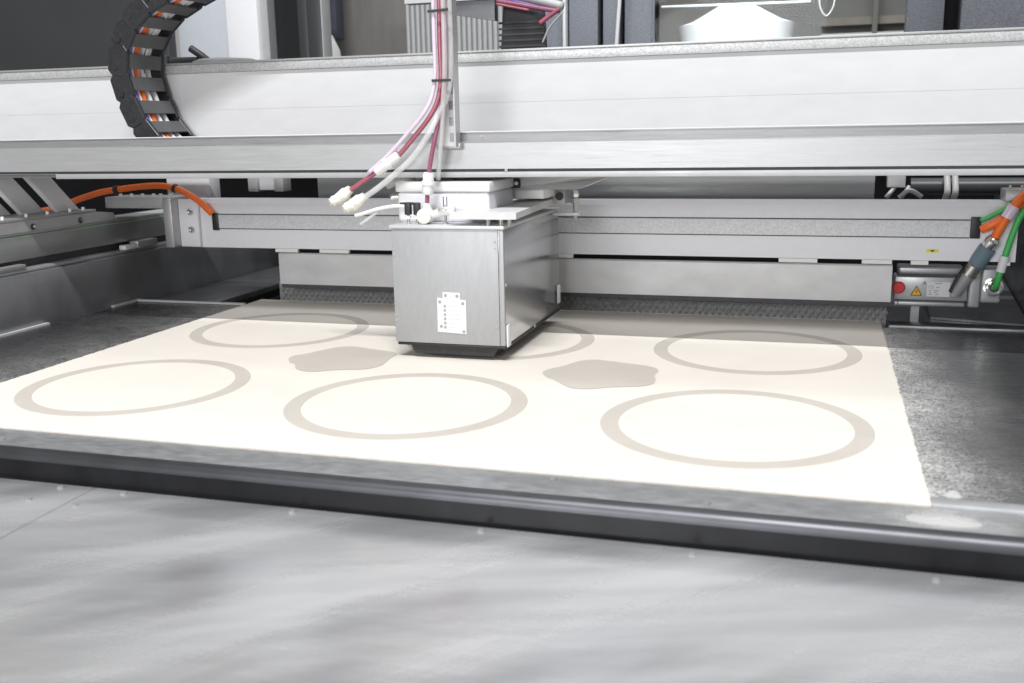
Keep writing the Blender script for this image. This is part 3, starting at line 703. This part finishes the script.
def elbow(name, p, d, label, parent):
    p = Vector(p); d = Vector(d).normalized(); bm = B()
    lathe(bm, p-d*.004, d, [(0, .011), (.004, .014), (.018, .014), (.022, .011), (.032, .0095)], 20)
    bmesh.ops.create_uvsphere(bm, u_segments=20, v_segments=12, radius=.014, matrix=Matrix.Translation(p-d*.006))
    lathe(bm, p-d*.008+Vector((0, -.002, 0)), Vector((-.6, -.6, -.3)), [(0, .012), (.016, .012), (.018, .009), (.023, .009)], 16)
    return obj(name, bm, 'ivory', parent, True, .9)
elbow('elbow_fitting', (.598, .70, .359), (.80, 0, .6), '', h1)
elbow('elbow_fitting', (.636, .69, .345), (.82, 0, .55), '', h4)
bm = B(); lathe(bm, (.8045, .70, .318), (.02, 0, 1), [(-.002, .008), (.0, .011), (.016, .011), (.018, .009), (.027, .009)], 18)
bmesh.ops.create_uvsphere(bm, u_segments=20, v_segments=12, radius=.0175, matrix=Matrix.Translation((.8045, .70, .3175)))
lathe(bm, (.8045, .69, .3175), (0, -1, 0), [(0, .0165), (.012, .0165), (.014, .013)], 20)
obj('elbow_fitting', bm, 'ivory', h2, True, .9)
bm = B(); tube(bm, [(.812, .695, .3175), (.845, .688, .327), (.875, .68, .331)], lambda t: .008+.002*t); tag(obj('outlet_tube', bm, 'white', None, True, 2), 'short white tube joining the lowest fitting to the clamp plate', 'tube')
for z, dx, dz, lab_ in ((.746, 0, .002, 'upper black cable tie around the hose bundle'), (.604, .004, 0, 'lower black cable tie around the hose bundle')):
    bm = B(); prism(bm, [(.826+dx, .690, z), (.872+dx*.4, .690, z+dz), (.872+dx*.4, .690, z+dz+.0055), (.826+dx, .690, z+.0055)], (0, .003, 0)); tag(obj('cable_tie', bm, 'black', None), lab_, 'cable tie')
bm = B(); tube(bm, [(.66, .83, .347), (.70, .83, .353), (.745, .80, .352)], .008); k_ = obj('hose_stub', bm, 'chrome', None, True, 2); tag(k_, 'short metal pipe stub behind the clear hose left of the head', 'pipe')
bm = B(); tube(bm, [(.655, .83, .378), (.69, .82, .392), (.73, .80, .388)], .012); tag(obj('hose_stub', bm, 'clear', None, True, 2), 'blurred clear pipe elbow behind the red hose left of the head', 'pipe')

# ================================================================== BEHIND THE GANTRY
lev = thing('clamp_lever', 'black clamp lever lying on top of the gantry behind the chain', 'lever', (-.02, 1.08, .686))
bm = B(); tube(bm, [(-.20, 1.06, .698), (-.10, 1.06, .699), (-.02, 1.06, .698), (.01, 1.06, .697)], .010); obj('lever_rod', bm, 'black', lev, True, 2)
bm = B(); box(bm, -.105, -.075, 1.046, 1.074, .687, .713, .003); obj('rod_joint', bm, 'black', lev, True)
bm = B(); tube(bm, [(.045, 1.06, .694), (.02, 1.06, .712), (-.008, 1.06, .730)], .010); obj('handle', bm, 'black', lev, True, 2)
bm = B(); lathe(bm, (.10, 1.06, .6857), (0, 0, 1), [(0, .09), (.006, .088), (.012, .07), (.013, .02)], 32); tag(obj('flange_disc', bm, 'steel', None, True), 'flat silver disc on top of the gantry beside the black lever', 'disc')

ZB, ZT = -.6, 2.0
def panel(name, x0, x1, y0, y1, m, label, cat, group=None, z0=ZB, z1=ZT, bev=.004):
    return tag(solid(name, (x0, x1, y0, y1, z0, z1), m, None, bev), label, cat, group)
panel('cabinet_panel', -3.2, -1.16, 2.6, 2.66, 'anthra', 'large anthracite cabinet panel left of the drag chain', 'panel')
panel('wall_panel', -1.158, -.846, 2.68, 2.72, 'palepanel', 'pale blue grey wall panel behind the drag chain', 'panel')
colm = thing('column', 'white square column behind the flat silver disc', 'column', (-.77, 2.6, ZB))
solid('column_shaft', (-.845, -.693, 2.58, 2.70, ZB, ZT, .003), 'column', colm)
solid('column_edge', (-.6925, -.655, 2.60, 2.70, ZB, ZT), 'carr', colm)
bgl = thing('door_panel', 'black glossy door panel between the white column and the grey post', 'door', (-.58, 2.7, ZB))
solid('door_leaf', (-.654, -.535, 2.66, 2.70, ZB, ZT), 'blackglass', bgl)
solid('door_edge', (-.5345, -.490, 2.64, 2.70, ZB, ZT, .003), 'anthra', bgl)
panel('frame_post', -.470, -.405, 2.60, 2.68, 'anthra', 'dark window post right of the black door panel', 'post')
panel('bright_trim', -.404, -.399, 2.60, 2.68, 'carr', 'thin pale trim line on the dark window post', 'trim', bev=.001)
cv = thing('hooded_cover', 'white rounded cover with dark top behind the dark window post', 'cover', (-.76, 3.4, ZB))
bm = B(); lathe(bm, (-.87, 3.45, .225), (0, 0, 1), [(0, .13), (.55, .13), (.68, .115), (.755, .08), (.785, .03), (.79, .0)], 28); obj('cover_shell', bm, 'cloth', cv, True, 2)
tag(solid('dark_curtain', (-1.3, -.905, 3.75, 3.85, .985, 2.0), 'navy', None, .01), 'dark navy hanging curtain above the white rounded cover', 'curtain')
panel('partition', -1.4, -.055, 4.0, 4.05, 'drape', 'grey brown partition behind the white rounded cover', 'partition')
cs = B(); n = 26; xs = [-.15+k*.62/n for k in range(n+1)]
pr = []
for k in range(n):
    w = .62/n; x = xs[k]
    pr += [(x, 2.92), (x+w*.35, 2.92), (x+w*.5, 2.90), (x+w*.85, 2.90)]
pr += [(xs[-1], 2.92), (xs[-1], 2.95), (xs[0], 2.95)]
prism(cs, [(x, y, ZB) for x, y in pr], (0, 0, ZT-ZB)); tag(obj('corrugated_sheet', cs, 'corr'), 'pale grey corrugated sheet behind the ink hoses', 'metal sheet')
rc = thing('ribbon_cable', 'black ribbon of flat cables hanging behind the gantry', 'ribbon cable', (.76, 1.6, .7))
bm = B(); prism(bm, [(.686, 1.62, .62), (.838, 1.62, .62), (.826, 1.62, .86), (.705, 1.62, .86)], (0, .03, 0)); obj('ribbon_stack', bm, 'ink', rc)
for k in range(7):
    z = .705+k*.017; bm = B(); box(bm, .692, .832, 1.612, 1.6195, z, z+.006); obj('ribbon_edge', bm, 'black', rc)
cj = thing('cable_bundle', 'slanting bundle of grey and coloured cables over the black ribbon', 'cable bundle', (.75, 1.6, .85))
for pts, r, m in (([(.55, 1.58, .93), (.70, 1.58, .895), (.80, 1.58, .872), (.90, 1.58, .845)], .012, 'greyc'), ([(.62, 1.575, .885), (.74, 1.575, .862), (.82, 1.575, .845), (.885, 1.575, .832)], .007, 'purple'), ([(.64, 1.57, .873), (.72, 1.57, .856), (.80, 1.57, .838)], .004, 'redhose'), ([(.66, 1.58, .90), (.78, 1.58, .86), (.89, 1.58, .832)], .006, 'violet'), ([(.83, 1.575, .80), (.86, 1.575, .82), (.89, 1.575, .838)], .007, 'redhose'), ([(.836, 1.58, .745), (.86, 1.58, .79), (.90, 1.58, .83)], .003, 'carr')):
    bm = B(); tube(bm, pts, r); obj('cable', bm, m, cj, True, 2)
ba = thing('cantilever_arm', 'grey tapered arm reaching right from the hose bracket', 'arm', (.6, 1.55, .84))
bm = B(); prism(bm, [(.50, 1.55, .848), (.70, 1.55, .812), (.70, 1.55, .87), (.50, 1.55, .872)], (0, .03, 0)); obj('arm_plate', bm, 'darksteel', ba)
bm = B(); box(bm, .42, .70, 1.54, 1.585, .872, .884); obj('arm_flange', bm, 'alu', ba)
panel('trim_strip', .653, .664, 2.56, 2.60, 'column', 'thin white vertical strip right of the cable bundle', 'trim', bev=.001)
panel('cabinet_panel', .470, .650, 2.66, 2.72, 'bluegrey', 'blue grey cabinet panel behind the cable bundle', 'panel')
panel('cabinet_panel', .668, .783, 2.60, 2.68, 'bluegrey', 'blue grey cabinet panel between the white strip and the black gap', 'panel')
panel('cabinet_panel', .803, .868, 2.60, 2.68, 'bluegrey', 'narrow blue grey cabinet panel between black gap and slanted rod', 'panel')
panel('cabinet_panel', .888, .992, 2.60, 2.68, 'bluegrey', 'blue grey cabinet panel right of the slanted rod beside the window', 'panel')
panel('dark_recess', .60, 1.0, 2.73, 2.75, 'dark', 'black recess seen in the gaps between blue grey panels', 'panel')
bm = B(); cyl(bm, (.862, 2.5, .60), (.905, 2.5, 1.2), .007, n=12); tag(obj('slanted_rod', bm, 'column', None, True), 'thin white slanted rod in front of the blue grey panels', 'rod')
panel('cabinet_panel', 1.903, 2.028, 2.60, 2.68, 'bluedark', 'speckled dark panel right of the window', 'panel')
panel('cabinet_panel', 2.080, 3.4, 2.58, 2.68, 'bluedark', 'wide speckled dark panel at the far right', 'panel')
panel('dark_recess', 2.0, 2.12, 2.69, 2.71, 'dark', 'black gap between the two speckled dark panels', 'panel')
wn = thing('window', 'glazed opening between the blue grey and the speckled dark panels', 'window', (1.45, 2.64, .4))
solid('pane', (.993, 1.902, 2.637, 2.643, .4, ZT), 'glass', wn)
tag(solid('room_wall', (-.2, 3.4, 4.6, 4.65, ZB, ZT+.6), 'room', None), 'grey brown room wall behind the window', 'wall')
hd = thing('lamp_hood', 'white sloping hood hanging from a rail behind the window', 'lamp hood', (1.24, 3.4, .88))
bm = B(); rows = []
for z, hx, hy in ((.70, .235, .16), (.88, .250, .18), (.935, .258, .19), (.952, .20, .15), (1.012, .09, .07), (1.018, .08, .06)):
    rows.append([bm.verts.new((1.24+hx*math.cos(a)*1.0, 3.45+hy*math.sin(a), z)) for a in [2*math.pi*(k+.5)/28 for k in range(28)]])
for a, b in zip(rows, rows[1:]):
    for k in range(28): bm.faces.new((a[k], a[(k+1) % 28], b[(k+1) % 28], b[k]))
bm.faces.new(rows[0][::-1]); bm.faces.new(rows[-1]); obj('hood_shell', bm, 'cloth', hd, True, .9)
bm = B(); cyl(bm, (.90, 3.45, 1.030), (1.56, 3.45, 1.020), .005, n=12); obj('hanging_rail', bm, 'column', hd, True)
sh = thing('wall_shelf', 'brown and pale shelf boards on the room wall right of the white hood', 'shelf', (1.9, 4.5, .9))
solid('shelf_board', (1.60, 2.25, 4.5, 4.58, 1.0, 1.04), 'roomd', sh); solid('shelf_board', (1.60, 2.35, 4.45, 4.58, .915, .955), 'rooml', sh); solid('shelf_board', (1.60, 2.3, 4.5, 4.58, .875, .890), 'roomd', sh)
solid('shelf_upright', (1.86, 1.885, 4.44, 4.50, .6, 1.3), 'room', sh)
bm = B(); tube(bm, [(1.60, 2.9, 1.0), (1.605, 2.9, .94), (1.63, 2.9, .905), (1.655, 2.9, .94), (1.66, 2.9, 1.0)], .003); tag(obj('wire_loop', bm, 'column', None, True, 2), 'thin pale wire loop hanging behind the window', 'wire')

# ================================================================== CAMERA
cam = bpy.data.cameras.new('camera'); co = bpy.data.objects.new('camera', cam); COL.objects.link(co)
f, yaw, pitch, roll = 1001.138, .2996, .2126, -.0197
cy_, sy_ = math.cos(yaw), math.sin(yaw)
fw = Vector((-sy_*math.cos(pitch), cy_*math.cos(pitch), -math.sin(pitch))); rt = Vector((cy_, sy_, 0)); up = rt.cross(fw)
r2 = rt*math.cos(roll)+up*math.sin(roll); u2 = up*math.cos(roll)-rt*math.sin(roll)
mw = Matrix(((r2.x, u2.x, -fw.x, 1.6387), (r2.y, u2.y, -fw.y, -1.3805), (r2.z, u2.z, -fw.z, .5098), (0, 0, 0, 1)))
co.matrix_world = mw
cam.sensor_width = 36; cam.lens = 36*f/1024; cam.clip_start = .02; cam.clip_end = 60
cam.dof.use_dof = True; cam.dof.focus_distance = 2.45; cam.dof.aperture_fstop = 4.5
S.camera = co

# ================================================================== LIGHT
def area(name, loc, target, sx, sy, power, col=(1, 1, 1), spin=None):
    l = bpy.data.lights.new(name, 'AREA'); l.shape = 'RECTANGLE'; l.size = sx; l.size_y = sy; l.energy = power; l.color = col
    o = bpy.data.objects.new(name, l); COL.objects.link(o); o.location = loc
    d = (Vector(target)-Vector(loc)).normalized(); lx = Vector((d.y, -d.x, 0)).normalized(); ly = (-d).cross(lx)
    o.matrix_world = Matrix(((lx.x, ly.x, -d.x, loc[0]), (lx.y, ly.y, -d.y, loc[1]), (lx.z, ly.z, -d.z, loc[2]), (0, 0, 0, 1))); return o
area('strip_lamp', (1.8, -3.79, 8.0), (1.8, .85, .1), 4.5, .16, 930, (.985, .99, 1))
area('front_softbox', (.3, -5.0, 1.6), (.95, .8, .3), 2.6, 1.2, 142, (.97, .985, 1))
area('ceiling_lamp', (.6, 2.3, 3.6), (.6, 3.2, .6), 4.5, .8, 60, (.97, .985, 1))
area('hood_fill', (1.25, 2.75, 1.35), (1.24, 3.45, .9), .5, .3, 11, (1, 1, 1))  # added fill that whitens the hood; no lamp is seen there
w = bpy.data.worlds.new('World'); S.world = w; w.use_nodes = True
w.node_tree.nodes['Background'].inputs[0].default_value = (1, .985, .965, 1)
w.node_tree.nodes['Background'].inputs[1].default_value = .32

S.view_settings.view_transform = 'Standard'; S.view_settings.look = 'None'
S.view_settings.exposure = 0; S.view_settings.gamma = 1
S.render.engine = 'CYCLES'
S.cycles.max_bounces = 6; S.cycles.use_denoising = True
